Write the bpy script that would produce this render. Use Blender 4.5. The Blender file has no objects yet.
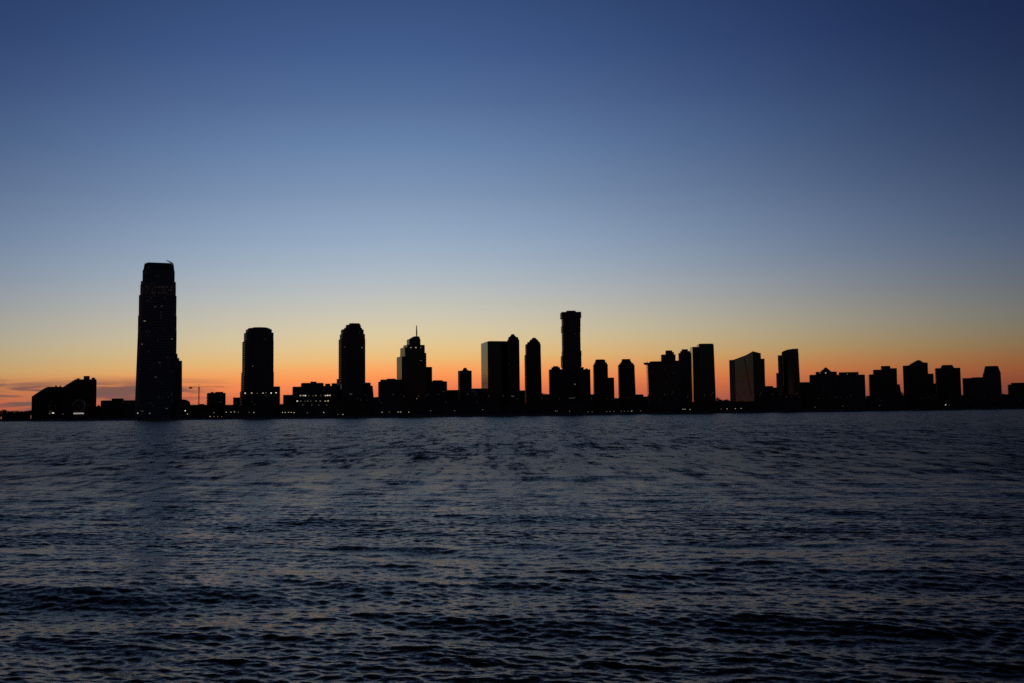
import bpy, math, random
import numpy as np
from mathutils import Vector, Matrix
random.seed(11)
R = math.radians
S = bpy.context.scene
COL = S.collection

# ------------------------------------------------------------------ camera
EYE = 4.5
F = 1024.0
PITCH = R(3.99)
ROLL = R(0.66)
CAM_M = Matrix.Rotation(PITCH + math.pi/2, 4, 'X') @ Matrix.Rotation(-ROLL, 4, 'Z')
cam = bpy.data.cameras.new('camera')
cam_o = bpy.data.objects.new('camera', cam)
COL.objects.link(cam_o)
cam.sensor_width = 36; cam.lens = 36
cam.clip_start = 0.5; cam.clip_end = 80000
cam_o.matrix_world = Matrix.Translation((0, 0, EYE)) @ CAM_M
S.camera = cam_o

def sight(u, v):
    """bearing slope (x/y) and height slope (z/y) of a surveyed sight line"""
    d = CAM_M.to_3x3() @ Vector((u - 512.3, 341.9 - v, -F))
    return d.x/d.y, d.z/d.y

SHORE = [(-420, 3000), (-150, 2150), (0, 1800), (110, 1580), (150, 1490), (210, 1490), (400, 1455), (560, 1510),
         (700, 1680), (800, 1880), (900, 2120), (1024, 2450), (1200, 2900), (1500, 3600)]
def shore(u):
    for (a, da), (b, db) in zip(SHORE, SHORE[1:]):
        if u <= b:
            return da + (db - da)*(u - a)/(b - a)
    return SHORE[-1][1]
GROUND = 2.2

# ------------------------------------------------------------------ helpers
def link(name, mesh, mat=None, parent=None):
    o = bpy.data.objects.new(name, mesh); COL.objects.link(o)
    if mat: mesh.materials.append(mat)
    if parent: o.parent = parent
    return o
def tag(o, label, cat, group=None):
    o['label'] = label; o['category'] = cat
    if group: o['group'] = group
    return o
def thing(name, label, cat, loc, rz=0, group=None):
    o = bpy.data.objects.new(name, None); COL.objects.link(o)
    o.location = loc; o.rotation_euler = (0, 0, rz); o.empty_display_size = 2
    return tag(o, label, cat, group)
def mesh_of(name, verts, faces, smooth=False):
    m = bpy.data.meshes.new(name); m.from_pydata([tuple(v) for v in verts], [], faces)
    if smooth:
        for p in m.polygons: p.use_smooth = True
    m.update(); return m
class MB:
    def __init__(s): s.v = []; s.f = []
    def box(s, x0, x1, y0, y1, z0, z1):
        b = len(s.v)
        s.v += [(x0,y0,z0),(x1,y0,z0),(x1,y1,z0),(x0,y1,z0),(x0,y0,z1),(x1,y0,z1),(x1,y1,z1),(x0,y1,z1)]
        s.f += [tuple(b+i for i in q) for q in ((3,2,1,0),(4,5,6,7),(0,1,5,4),(1,2,6,5),(2,3,7,6),(3,0,4,7))]
        return s
    def loft(s, rings):
        """rings: list of equal-length lists of 3d points, bottom to top; closed solid"""
        n = len(rings[0]); b = len(s.v)
        for r in rings: s.v += [tuple(p) for p in r]
        for k in range(len(rings) - 1):
            for i in range(n):
                j = (i + 1) % n
                s.f.append((b+k*n+i, b+k*n+j, b+(k+1)*n+j, b+(k+1)*n+i))
        s.f.append(tuple(b + i for i in reversed(range(n))))
        s.f.append(tuple(b + (len(rings)-1)*n + i for i in range(n)))
        return s
    def bar(s, a, b_, r, n=6, r2=None):
        a = Vector(a); b_ = Vector(b_); d = (b_ - a).normalized()
        x = d.orthogonal().normalized(); y = d.cross(x)
        r2 = r if r2 is None else r2
        ring = lambda c, q: [c + x*q*math.cos(2*math.pi*i/n) + y*q*math.sin(2*math.pi*i/n) for i in range(n)]
        return s.loft([ring(a, r), ring(b_, r2)])
    def build(s, name, mat, parent=None, smooth=False):
        return link(name, mesh_of(name, s.v, s.f, smooth), mat, parent)

# ------------------------------------------------------------------ materials
def new_mat(name):
    m = bpy.data.materials.new(name); m.use_nodes = True
    nt = m.node_tree; return m, nt, nt.nodes['Principled BSDF']
def N(nt, t, **kw):
    n = nt.nodes.new(t)
    for k, v in kw.items(): setattr(n, k, v)
    return n
def math_n(nt, op, a, b=None, c=None, clamp=False):
    n = nt.nodes.new('ShaderNodeMath'); n.operation = op; n.use_clamp = clamp
    for i, x in enumerate((a, b, c)):
        if x is None: continue
        if isinstance(x, (int, float)): n.inputs[i].default_value = x
        else: nt.links.new(x, n.inputs[i])
    return n.outputs[0]
def mixc(nt, f, a, b):
    n = nt.nodes.new('ShaderNodeMix'); n.data_type = 'RGBA'
    for s, x in ((n.inputs[0], f), (n.inputs[6], a), (n.inputs[7], b)):
        if isinstance(x, (int, float)): s.default_value = x
        elif isinstance(x, tuple): s.default_value = (*x, 1)
        else: nt.links.new(x, s)
    return n.outputs[2]
def plain(name, colour, rough=0.8, noise=0.3, scale=0.3, metal=0.0):
    m, nt, p = new_mat(name)
    tc = N(nt, 'ShaderNodeTexCoord'); nz = N(nt, 'ShaderNodeTexNoise')
    nz.inputs['Scale'].default_value = scale; nz.inputs['Detail'].default_value = 5
    nt.links.new(tc.outputs['Object'], nz.inputs['Vector'])
    lo = tuple(c*(1-noise) for c in colour); hi = tuple(c*(1+noise) for c in colour)
    nt.links.new(mixc(nt, nz.outputs['Fac'], lo, hi), p.inputs['Base Color'])
    p.inputs['Roughness'].default_value = rough; p.inputs['Metallic'].default_value = metal
    return m
def lit(name, colour, strength):
    m, nt, p = new_mat(name)
    p.inputs['Base Color'].default_value = (0.04, 0.04, 0.04, 1)
    p.inputs['Emission Color'].default_value = (*colour, 1)
    p.inputs['Emission Strength'].default_value = strength
    return m
def facade(name, wall, glass, bay=3.2, floor=3.7, win_w=0.62, win_h=0.6, lit_share=0.0, lit_power=0.0,
           g_rough=0.32, w_rough=0.8, lit_band=None):
    """a wall of storeys and bays: masonry or spandrel between panes, panes differ a little, a few are lit"""
    m, nt, p = new_mat(name)
    tc = N(nt, 'ShaderNodeTexCoord')
    so = N(nt, 'ShaderNodeSeparateXYZ'); nt.links.new(tc.outputs['Object'], so.inputs[0])
    sn = N(nt, 'ShaderNodeSeparateXYZ'); nt.links.new(tc.outputs['Normal'], sn.inputs[0])
    side = math_n(nt, 'GREATER_THAN', math_n(nt, 'ABSOLUTE', sn.outputs[0]), 0.7)
    flat = math_n(nt, 'GREATER_THAN', math_n(nt, 'ABSOLUTE', sn.outputs[2]), 0.6)
    h = math_n(nt, 'ADD', math_n(nt, 'MULTIPLY', so.outputs[1], side),
               math_n(nt, 'MULTIPLY', so.outputs[0], math_n(nt, 'SUBTRACT', 1, side)))
    hu = math_n(nt, 'DIVIDE', h, bay); zu = math_n(nt, 'DIVIDE', so.outputs[2], floor)
    def inside(x, w):
        f = math_n(nt, 'FRACT', x)
        return math_n(nt, 'MULTIPLY', math_n(nt, 'GREATER_THAN', f, 0.5-w/2), math_n(nt, 'LESS_THAN', f, 0.5+w/2))
    win = math_n(nt, 'MULTIPLY', inside(hu, win_w), inside(zu, win_h))
    win = math_n(nt, 'MULTIPLY', win, math_n(nt, 'SUBTRACT', 1, flat))
    cv = N(nt, 'ShaderNodeCombineXYZ')
    nt.links.new(math_n(nt, 'FLOOR', hu), cv.inputs[0]); nt.links.new(math_n(nt, 'FLOOR', zu), cv.inputs[1])
    nt.links.new(side, cv.inputs[2])
    wn = N(nt, 'ShaderNodeTexWhiteNoise'); wn.noise_dimensions = '3D'; nt.links.new(cv.outputs[0], wn.inputs['Vector'])
    nz = N(nt, 'ShaderNodeTexNoise'); nz.inputs['Scale'].default_value = 0.06; nz.inputs['Detail'].default_value = 6
    nt.links.new(tc.outputs['Object'], nz.inputs['Vector'])
    wallc = mixc(nt, nz.outputs['Fac'], tuple(c*0.7 for c in wall), tuple(c*1.3 for c in wall))
    glassc = mixc(nt, wn.outputs['Value'], tuple(c*0.5 for c in glass), tuple(c*1.6 for c in glass))
    nt.links.new(mixc(nt, win, wallc, glassc), p.inputs['Base Color'])
    gr = math_n(nt, 'MULTIPLY_ADD', wn.outputs['Value'], 0.05, g_rough)
    ro = N(nt, 'ShaderNodeMix'); ro.data_type = 'FLOAT'; ro.inputs[2].default_value = w_rough
    nt.links.new(win, ro.inputs[0]); nt.links.new(gr, ro.inputs[3])
    nt.links.new(ro.outputs[0], p.inputs['Roughness'])
    if lit_share > 0:
        on = math_n(nt, 'GREATER_THAN', wn.outputs['Value'], 1 - lit_share)
        e = math_n(nt, 'MULTIPLY', on, win)
        if lit_band:
            e = math_n(nt, 'MULTIPLY', e, math_n(nt, 'MULTIPLY', math_n(nt, 'GREATER_THAN', so.outputs[2], lit_band[0]),
                                                 math_n(nt, 'LESS_THAN', so.outputs[2], lit_band[1])))
        sep = N(nt, 'ShaderNodeSeparateColor'); nt.links.new(wn.outputs['Color'], sep.inputs[0])
        e = math_n(nt, 'MULTIPLY', e, math_n(nt, 'MULTIPLY', sep.outputs[1], lit_power))
        p.inputs['Emission Color'].default_value = (1, 0.78, 0.52, 1)
        nt.links.new(e, p.inputs['Emission Strength'])
    return m
M = {
 'curtain': facade('curtain_wall', (0.05,0.055,0.06), (0.02,0.024,0.03), 1.6, 3.9, 0.9, 0.62, 0.02, 0.015, 0.10, 0.35),
 'tallglass': facade('tall_curtain_wall', (0.14,0.15,0.16), (0.02,0.024,0.03), 2.0, 4.2, 0.85, 0.5, 0.03, 0.012, 0.35, 0.5),
 'tallband': facade('office_floor_glazing', (0.14,0.15,0.16), (0.02,0.024,0.03), 3.0, 4.2, 0.7, 0.5, 0.75, 0.014, 0.35, 0.5),
 'glass': facade('sheer_glass', (0.06,0.06,0.06), (0.03,0.032,0.035), 1.6, 3.8, 0.94, 0.86, 0.01, 0.015, 0.03, 0.22),
 'brick': facade('brick_facade', (0.10,0.062,0.047), (0.02,0.022,0.026), 3.0, 3.1, 0.45, 0.5, 0.012, 0.02),
 'stone': facade('stone_facade', (0.12,0.11,0.095), (0.02,0.022,0.026), 3.2, 3.4, 0.5, 0.52, 0.012, 0.02),
 'concrete': facade('concrete_facade', (0.11,0.11,0.11), (0.02,0.022,0.026), 3.4, 3.2, 0.55, 0.5, 0.012, 0.02),
 'podium': facade('podium_facade', (0.09,0.083,0.076), (0.02,0.022,0.026), 4.0, 4.2, 0.6, 0.5, 0.02, 0.015),
 'roof': plain('roofing', (0.035,0.035,0.037), 0.9),
 'metal': plain('painted_steel', (0.10,0.10,0.11), 0.5, 0.2, 1.0, 0.4),
 'pale_roof': plain('pale_metal_roof', (0.55,0.57,0.6), 0.45, 0.1, 0.2),
 'ground': plain('urban_ground', (0.10,0.095,0.085), 0.95, 0.4, 0.02),
 'wall': plain('seawall_concrete', (0.22,0.21,0.2), 0.85, 0.35, 0.1),
 'bark': plain('bark', (0.06,0.045,0.035), 0.95, 0.3, 2.0),
 'leaf': plain('leaves', (0.05,0.075,0.03), 0.7, 0.5, 0.9),
 'cranepaint': plain('crane_paint', (0.35,0.22,0.05), 0.6, 0.2, 0.5),
 'dial': plain('clock_dial', (0.09,0.085,0.085), 0.6, 0.2, 0.2),
 'warm': lit('warm_window_light', (1,0.76,0.5), 0.62),
 'white': lit('white_window_light', (1,0.92,0.8), 1.0),
 'dim': lit('dim_window_light', (1,0.78,0.55), 0.16),
 'faint': lit('faint_window_light', (1,0.85,0.7), 0.06),
 'lamp': lit('lamp_glow', (1,0.82,0.6), 0.7),
 'lampwhite': lit('bright_lamp_glow', (1,0.93,0.82), 2.4),
 'lampdim': lit('dim_lamp_glow', (1,0.75,0.5), 0.18),
 'bar': lit('lit_sign_bar', (1,0.88,0.82), 0.30),
 'ring': lit('faint_neon_ring', (1,0.5,0.35), 0.008),
}

# ------------------------------------------------------------------ building kit
def unit(shape, a, c=0.22):
    if shape == 'box': return [(-.5,-a/2),(.5,-a/2),(.5,a/2),(-.5,a/2)]
    if shape == 'oct':
        k = c*min(1, a); x, y = .5, a/2
        return [(-x+k,-y),(x-k,-y),(x,-y+k),(x,y-k),(x-k,y),(-x+k,y),(-x,y-k),(-x,-y+k)]
    if shape == 'round':
        return [(.5*math.cos(2*math.pi*i/28), a/2*math.sin(2*math.pi*i/28)) for i in range(28)]
    if shape == 'bulge':                                   # bowed sides with clipped corners
        pts = []; x, y = .5, a/2; b = 0.05
        for k in range(4):
            for i in range(7):
                t = -0.86 + 1.72*i/6; o = b*(1 - t*t)
                q = [(t*(x-.06), -(y-.06)-o-.0), ((x-.06)+o, t*(y-.06)), (-t*(x-.06), (y-.06)+o), (-(x-.06)-o, -t*(y-.06))][k]
                pts.append(q)
        return pts
def fit(shape, a, th, dc, tl, tr, c=0.22):
    """footprint (world xy) whose bearings run from slope tl to tr, centred dc metres out"""
    base = unit(shape, a, c); ct, st = math.cos(th), math.sin(th)
    s = (tr - tl)*dc; X = (tl + tr)/2*dc
    for _ in range(25):
        P = [(X + s*(x*ct - y*st), dc + s*(x*st + y*ct)) for x, y in base]
        t = [x/y for x, y in P]; lo, hi = min(t), max(t)
        s *= (tr - tl)/(hi - lo); X += dc*((tl + tr) - (lo + hi))/2
    return P
PLACES = []                                                # (u0, u1, ref) for wording of shore labels
class Building:
    def __init__(s, name, label, cat, off, u0, u1, theta=10, ref=None, group=None):
        s.u0, s.u1 = u0, u1; s.dc = shore((u0+u1)/2) + off
        t, _ = sight((u0+u1)/2, 410); s.th = R(theta) - math.atan(t)     # fronts face the river
        s.c = Vector((t*s.dc, s.dc, GROUND))
        s.root = thing(name, label, cat, s.c, s.th, group)
        s.inv = Matrix.Rotation(-s.th, 3, 'Z'); s.z = GROUND; s.tiers = []
        if ref: PLACES.append((u0, u1, ref))
    def local(s, p): return s.inv @ (Vector(p) - s.c)
    def zat(s, v, P, u):
        _, k = sight(u, v); return EYE + k*min(y for x, y in P)
    def tier(s, part, mat, ul, ur, v, shape='box', a=0.9, z0=None, ud=None, top=None, c=0.22, dd=0, cap=True):
        """a storeyed volume: columns ul..ur, roof at row v; ud = columns at its foot, top = columns at its roof"""
        vv = v
        f = lambda q, w: fit(shape, a, s.th, s.dc + dd, sight(q[0], w)[0], sight(q[1], w)[0], c)
        P = f((ul, ur), vv)
        zt = s.zat(v, P, (ul+ur)/2)
        zb = s.z - 0.3 if z0 is None else (GROUND if z0 == 0 else EYE + sight((ul+ur)/2, z0)[1]*min(y for x, y in P))
        B = f(ud, vv) if ud else P
        T = f(top, vv) if top else P
        r0 = [s.local((x, y, zb)) for x, y in B]; r1 = [s.local((x, y, zt)) for x, y in T]
        mb = MB().loft([r0, r1])
        o = mb.build(part, M[mat] if isinstance(mat, str) else mat, s.root)
        s.z = zt; s.tiers.append((zb, zt, B, T))
        if cap and shape == 'box' and not top and zt - zb > 12:      # parapet rail set back behind the roof edge
            g = 0.93; cx = sum(x for x, y in T)/len(T); cy = sum(y for x, y in T)/len(T)
            Q = [(cx+(x-cx)*g, cy+(y-cy)*g) for x, y in T]
            MB().loft([[s.local((x, y, zt-0.2)) for x, y in Q], [s.local((x, y, zt+0.35)) for x, y in Q]]).build('roof', M['roof'], s.root)
        return o
    def profile(s, part, mat, pts, depth, th=0.0, dd=0):
        """a volume whose roof line is given as (column, row) points left to right"""
        tm = sight((pts[0][0] + pts[-1][0])/2, 400)[0]
        n2 = Vector((tm, 1)).normalized(); q0 = n2.dot(Vector((tm*s.dc, s.dc))) + dd - depth/2
        def at(u, v):
            t, k = sight(u, v); y = q0/(n2.x*t + n2.y); return Vector((t*y, y, EYE + k*y))
        line = [at(u, v) for u, v in pts]
        poly = [Vector((line[0].x, line[0].y, GROUND-.1))] + line + [Vector((line[-1].x, line[-1].y, GROUND-.1))]
        push = Vector((n2.x*depth, n2.y*depth, 0))
        fr = [s.local(p) for p in poly]; bk = [s.local(p + push) for p in poly]
        n = len(poly); mb = MB(); mb.v = fr + bk
        mb.f = [tuple(reversed(range(n))), tuple(range(n, 2*n))] + [(i, (i+1)%n, (i+1)%n+n, i+n) for i in range(n)]
        o = mb.build(part, M[mat], s.root)
        B = [(p.x, p.y) for p in (line[0], line[-1], line[-1] + push, line[0] + push)]
        s.tiers.append((GROUND, max(p.z for p in line), B, B))
        return o
    def face(s, u, v):
        """nearest wall point on the sight line, with the wall's direction"""
        t, k = sight(u, v); best = None
        for zb, zt, B, T in s.tiers:
            for P in (B,):
                for i in range(len(P)):
                    (x0, y0), (x1, y1) = P[i], P[(i+1) % len(P)]
                    den = (x1-x0) - t*(y1-y0)
                    if abs(den) < 1e-9: continue
                    q = (t*y0 - x0)/den
                    if 0 <= q <= 1:
                        y = y0 + q*(y1-y0); z = EYE + k*y
                        if zb - 1 <= z <= zt + 1 and (best is None or y < best[0]):
                            best = (y, t*y, z, math.atan2(y1-y0, x1-x0))
        return best
    def windows(s, specs, name='lit_window'):
        for u, v, w, h, mat in specs:
            b = s.face(u, v)
            if b is None: print('no wall at', u, v); continue
            y, x, z, ang = b
            k = s.dc/F; w *= k; h *= k
            if math.cos(ang) < 0: ang += math.pi
            mb = MB().box(-w/2, w/2, -0.22, 0.25, -h/2, h/2)
            rot = Matrix.Rotation(ang - s.th, 3, 'Z'); c = s.local((x, y, z))
            mb.v = [tuple(rot @ Vector(p) + c) for p in mb.v]
            mb.build(name, M[mat], s.root)

W1 = lambda u, v, m='warm', w=1.0, h=0.9: (u, v, w, h, m)

# ------------------------------------------------------------------ the skyline, left to right
b = Building('office_building', 'dark low block with sloping left roof edge, leftmost big block of the skyline', 'building', 70, 32, 62, 0, 'the leftmost sloping-roofed block')
b.profile('wall', 'brick', [(32, 397), (34.5, 395.2), (44.5, 388.7), (48, 387.2), (62.5, 387)], 60)
b.tier('penthouse', 'concrete', 55.5, 57.2, 385.8, z0=388, cap=False); b.tier('penthouse', 'concrete', 60, 61.3, 386, z0=388, cap=False)
b.windows([W1(53.4, 413.4, 'white', 1.6, .9), W1(50, 413.8, 'dim'), W1(51.2, 411.8, 'dim', .6, .6)])
b = Building('office_building', 'dark block with slanted left roofline and rooftop box, right behind the shore clock', 'building', 90, 62, 97, 0, 'the block behind the clock')
b.profile('wall', 'brick', [(61.5, 388.3), (64.5, 386.6), (75.5, 379.8), (96.2, 379.6), (97, 380.6)], 62)
b.tier('penthouse', 'concrete', 84, 90, 376.3, z0=382, a=.8, cap=False); b.tier('plant_room', 'concrete', 92, 95.4, 378, z0=382, cap=False)
b.tier('plant_room', 'concrete', 77, 80, 378.7, z0=382, cap=False)
b = Building('low_building', 'long low dark building with a raised roof middle, left of the tallest tower', 'building', 60, 101, 137, 4, 'the long low block')
b.tier('wall', 'stone', 101, 139, 400.8, a=.5); b.tier('plant_room', 'concrete', 112, 124, 398.8, a=.4, cap=False)
b.windows([W1(124.5, 413.4, 'faint', 2.4, 1.4)])

b = Building('office_tower', 'tallest skyscraper of the skyline, tapering dark glass with stepped crown and rooftop crane', 'skyscraper', 45, 136, 177, 0, 'the tallest tower')
bt = dict(shape='oct', c=.1, a=.9, cap=False)
b.tier('shaft', 'tallglass', 137.6, 177, 330, ud=(135.8, 177), top=(138.2, 177), **bt)
b.tier('shaft', 'tallglass', 138.3, 177, 315.5, **bt)
b.tier('setback', 'tallglass', 139.2, 176.9, 295, **bt)
b.tier('setback', 'tallband', 140.6, 176.3, 284.5, **bt)
b.tier('crown', 'tallglass', 141.2, 176.2, 281, **bt)
b.tier('crown', 'curtain', 142.9, 175.1, 270, **bt)
b.tier('crown_screen', 'curtain', 144.0, 174.4, 263.2, ud=(143.6, 174.9), top=(144.9, 174), **bt)
b.tier('roof', 'roof', 147, 172, 262.6, **bt)
zt = b.z
cr = MB(); p = b.local((sight(171.5, 262)[0]*b.dc, b.dc, zt))
cr.bar(p + Vector((0,0,-1)), p + Vector((0,0,3.2)), .5); cr.bar(p + Vector((2.8,0,.6)), p + Vector((-6.5,0,5.4)), .9, 6, .6); cr.bar(p + Vector((0,0,3.2)), p + Vector((-3.5,0,4.2)), .12)
cr.build('maintenance_crane', M['metal'], b.root)
b.windows([W1(145, 321.4, 'dim', 2, .8), W1(142.2, 344.6, 'dim', .8, .8), W1(172.2, 339.4, 'dim', 1, .6), W1(155.5, 307, 'faint', 2, .5), W1(162, 306.6, 'faint', 1.6, .5),
           W1(150, 413.8, 'dim', 1, .9), W1(167, 408.8, 'faint', 2, .6), W1(142.5, 411.5, 'faint', 2, .6), W1(138, 413.6, 'warm', 1, .9), W1(160, 363, 'faint', 1.6, .4), W1(156, 377.5, 'faint', 2.4, .4)])
b.tier('annex', 'tallglass', 170, 179.6, 358.3, z0=0, a=1.4, dd=8, cap=False)
b.tier('annex', 'tallglass', 168, 177.9, 354, z0=0, a=1.4, dd=10, cap=False)
b.tier('annex', 'tallglass', 172, 182.4, 361, z0=0, a=1.3, dd=6, cap=False, ud=(172, 182.9))
b = Building('low_building', 'small low dark building with rounded roof edge against the right foot of the tallest tower', 'building', 55, 181, 190.6, 0, 'the small block beside the tallest tower')
b.profile('wall', 'stone', [(180, 399.6), (186, 400), (189.5, 401.6), (190.5, 403)], 30)
b = Building('low_building', 'flat dark building with lowest roofline under the tower crane', 'building', 120, 190, 208, 0, 'the flat block under the crane')
b.tier('wall', 'brick', 189, 209, 405.4, a=.5); b.tier('plant_room', 'concrete', 199, 204.5, 404.4, a=.6, cap=False)

b = Building('apartment_building', 'square dark mid-rise block with bumpy roof just right of the crane', 'building', 60, 207, 226.3, 5, 'the square mid-rise beside the crane')
b.tier('wall', 'concrete', 207.1, 226, 393.4, a=.8)
b.tier('plant_room', 'concrete', 211, 214, 392.4, cap=False, a=.9, z0=395); b.tier('plant_room', 'concrete', 215.5, 223.5, 392.2, cap=False, a=.6, z0=395)
b.windows([W1(213.8, 413, 'dim', 1.4, 1.2)])
b = Building('low_building', 'low dark link building between the mid-rise block and the arched-top tower', 'building', 110, 226, 241, 0)
b.tier('wall', 'brick', 224.5, 237, 405.4, a=.5)
b.tier('wing', 'brick', 233.4, 244, 398, z0=0, a=.7, dd=-20)

b = Building('apartment_tower', 'broad dark tower with gently arched roof on a podium with a row of lit windows', 'skyscraper', 60, 240.8, 274, 9, 'the arched-top tower')
b.tier('shaft', 'concrete', 241.2, 274.2, 372, ud=(240.6, 274.2), top=(241.6, 274.2), shape='oct', c=.12, cap=False)
b.tier('shaft', 'concrete', 242.6, 274, 341, shape='oct', c=.12, cap=False)
b.tier('setback', 'concrete', 244.2, 273.9, 332.3, shape='oct', c=.12, cap=False)
b.tier('crown', 'concrete', 246, 272.2, 329, shape='oct', c=.12, cap=False)
b.tier('roof', 'roof', 248.5, 270.5, 328.1, shape='round', a=.8, cap=False); b.tier('roof', 'roof', 253, 268, 327.5, shape='round', a=.8, cap=False)
b.tier('podium', 'podium', 240.2, 279, 391.6, z0=0, a=.4, dd=-28)
b.tier('podium', 'podium', 266, 280.4, 387, z0=0, a=.9, dd=-4)
b.windows([W1(245.4, 393.6, 'white', 1, .9), W1(252, 393.4, 'warm', 1.3, .7), W1(263.3, 393.5, 'warm', 1.2, .7), W1(266.2, 393.2, 'dim', .7, .7), W1(271.4, 393.4, 'white', 1.1, 1), W1(276.3, 393.2, 'white', 1, .9),
           W1(253, 366.5, 'dim', .8, .6), W1(257.6, 393.7, 'dim', .7, .6)])

b = Building('office_building', 'stepped dark mid-rise with two rows of lit windows, left of the shouldered tower', 'building', 55, 283, 337, 3, 'the mid-rise with lit window rows')
b.tier('wing', 'podium', 283.4, 296, 395.4, a=.9)
b.tier('wing', 'podium', 292.7, 304, 387.2, z0=0, a=1.4)
b.tier('wall', 'podium', 301.2, 324, 383.4, z0=0, a=.9); zmain = b.z
b.tier('plant_room', 'concrete', 310.8, 316.8, 381.9, a=.8, cap=False)
b.tier('wing', 'podium', 322, 338, 386.4, z0=0, a=1)
b.tier('plant_room', 'concrete', 325.4, 330.6, 384, a=.8, cap=False); b.tier('plant_room', 'concrete', 331.9, 337.5, 383.6, a=.8, cap=False, z0=388)
b.tier('frontage', 'podium', 296.5, 333, 392.3, z0=0, a=.25, dd=-30)
b.windows([W1(300.6, 396, 'warm', 1, .9), W1(302.2, 396, 'dim', .8), W1(303.6, 396, 'warm', .8, .9), W1(305.6, 396, 'white', 1.1, 1), W1(309, 396, 'faint'), W1(313.4, 396.2, 'faint'), W1(316.2, 396, 'dim', 1.2, .9), W1(321, 396, 'faint'),
           W1(325.8, 396, 'warm', 1.4, .9), W1(328, 395.8, 'white', 1.2, .9), W1(330.2, 395.8, 'warm', 1.4, 1),
           W1(297.6, 401.5, 'white', 1.1, .9), W1(301, 401.5, 'dim', .9, .6), W1(305.4, 401.6, 'faint'), W1(308, 401.5, 'dim', 1, .7), W1(311, 401.5, 'faint'), W1(316.2, 401.4, 'dim', 1.3, .8), W1(320.6, 401.4, 'dim', 1.2, .9), W1(325.6, 401.5, 'warm', 1.2, .6), W1(328.4, 401.3, 'warm', 1.2, .9),
           W1(303, 405.4, 'faint'), W1(312, 405.4, 'faint'), W1(319, 405.6, 'faint'), W1(327, 405.4, 'faint')])

b = Building('apartment_tower', 'tall dark tower with stepped shoulders and flat narrow top, left of the spired tower', 'skyscraper', 65, 339, 366, 12, 'the shouldered tower')
oc = dict(shape='oct', c=.2, cap=False, a=.95)
b.tier('shaft', 'stone', 338.9, 365.6, 338.8, **oc); b.tier('setback', 'stone', 340.1, 365.3, 333.8, **oc)
b.tier('setback', 'stone', 341.2, 364, 329.3, **oc); b.tier('setback', 'stone', 344.2, 362.4, 327.6, **oc)
b.tier('crown', 'stone', 346, 361.2, 324.9, **oc); b.tier('roof', 'roof', 349.4, 360.3, 323.5, **oc)
b.tier('podium', 'podium', 336.8, 371, 383, z0=0, a=.7, dd=4); b.tier('podium', 'podium', 337, 341, 379.6, z0=0, a=2, dd=12)
b.tier('podium', 'podium', 358, 375.6, 386, z0=0, a=.8, dd=14, top=(358, 373))
b.windows([W1(362.4, 348, 'dim', 1.6, .7), W1(345.2, 347.5, 'faint', 1, .6), W1(341.3, 387, 'faint', .6, 5), W1(351.2, 394.5, 'faint', 2.4, .8)])

b = Building('office_building', 'wide low dark block at the left foot of the spired tower', 'building', 70, 378, 400, 3, 'the low block beside the spired tower')
b.tier('wall', 'podium', 378.4, 404, 382, a=.7); b.tier('setback', 'podium', 380.6, 402, 379.8, a=.6, cap=False); b.tier('plant_room', 'concrete', 387, 396, 379, a=.5, cap=False)

b = Building('office_tower', 'stepped dark tower with a thin rooftop mast, the only spired tower of the skyline', 'skyscraper', 75, 397, 433, 15, 'the spired tower')
b.tier('wing', 'glass', 397, 424, 356.6, z0=0, a=.9, cap=False)
b.tier('shaft', 'glass', 400.4, 426.6, 353, z0=0, a=.9, cap=False)
b.tier('setback', 'glass', 400.5, 425.1, 347.6, a=.9, cap=False)
b.tier('setback', 'glass', 403.6, 425, 345, a=.85, cap=False)
b.tier('crown', 'glass', 407, 420.8, 339.5, a=.9, cap=False)
b.tier('crown', 'curtain', 407.6, 420.6, 336.4, a=.9, cap=False, top=(413.5, 419.5))
zc = b.z
ms = MB(); xm = b.local((sight(416.9, 331)[0]*(b.dc-8), b.dc-8, 0)); ztop = EYE + sight(416.9, 326.3)[1]*b.dc
ms.bar((xm.x, xm.y, zc-GROUND-3), (xm.x, xm.y, zc-GROUND+3), 1.1, 8, .9); ms.bar((xm.x, xm.y, zc-GROUND+2.8), (xm.x, xm.y, ztop-GROUND), 1.15, 8, .6)
ms.build('mast', M['metal'], b.root)
b.tier('wing', 'stone', 418, 432.4, 367.4, z0=0, a=.8, dd=16); b.tier('podium', 'podium', 398, 447.4, 381.6, z0=0, a=.5, dd=10)
b.tier('plant_room', 'concrete', 433, 443, 380.6, z0=383, a=.8, dd=10, cap=False)
b.windows([W1(411.2, 347.9, 'warm', 1, .6), W1(416.2, 347.9, 'warm', 1.3, .7), W1(421, 347.9, 'dim', .9, .6), W1(421.2, 361, 'faint', 1.8, .8), W1(417, 399, 'dim', .8, .8)])

b = Building('low_building', 'low dark strip building between the spired tower and the small gabled tower', 'building', 130, 446, 482, 0, 'the low strip beside the gabled tower')
b.tier('wall', 'podium', 445, 460, 390.6, a=.6); b.tier('wing', 'podium', 470, 484, 389, z0=0, a=.7)
sk = b.tier('skylight', 'pale_roof', 471, 476.5, 390.6, z0=392.6, a=.5, dd=-60, cap=False)
b.tier('wing', 'podium', 466, 480, 393, z0=0, a=.6, dd=-58, cap=False)
b = Building('apartment_tower', 'small dark tower with a tiny gabled roof peak, standing alone left of the sheer slab', 'apartment tower', 90, 458, 472, 10, 'the small gabled tower')
b.tier('shaft', 'brick', 458.2, 472, 371, a=.9, cap=False); b.tier('crown', 'brick', 460, 470.4, 370, a=.9, cap=False, top=(463.6, 467.4)); b.tier('roof', 'roof', 462.6, 468, 368.1, z0=371, a=.9, cap=False, top=(464, 466.6))

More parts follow.
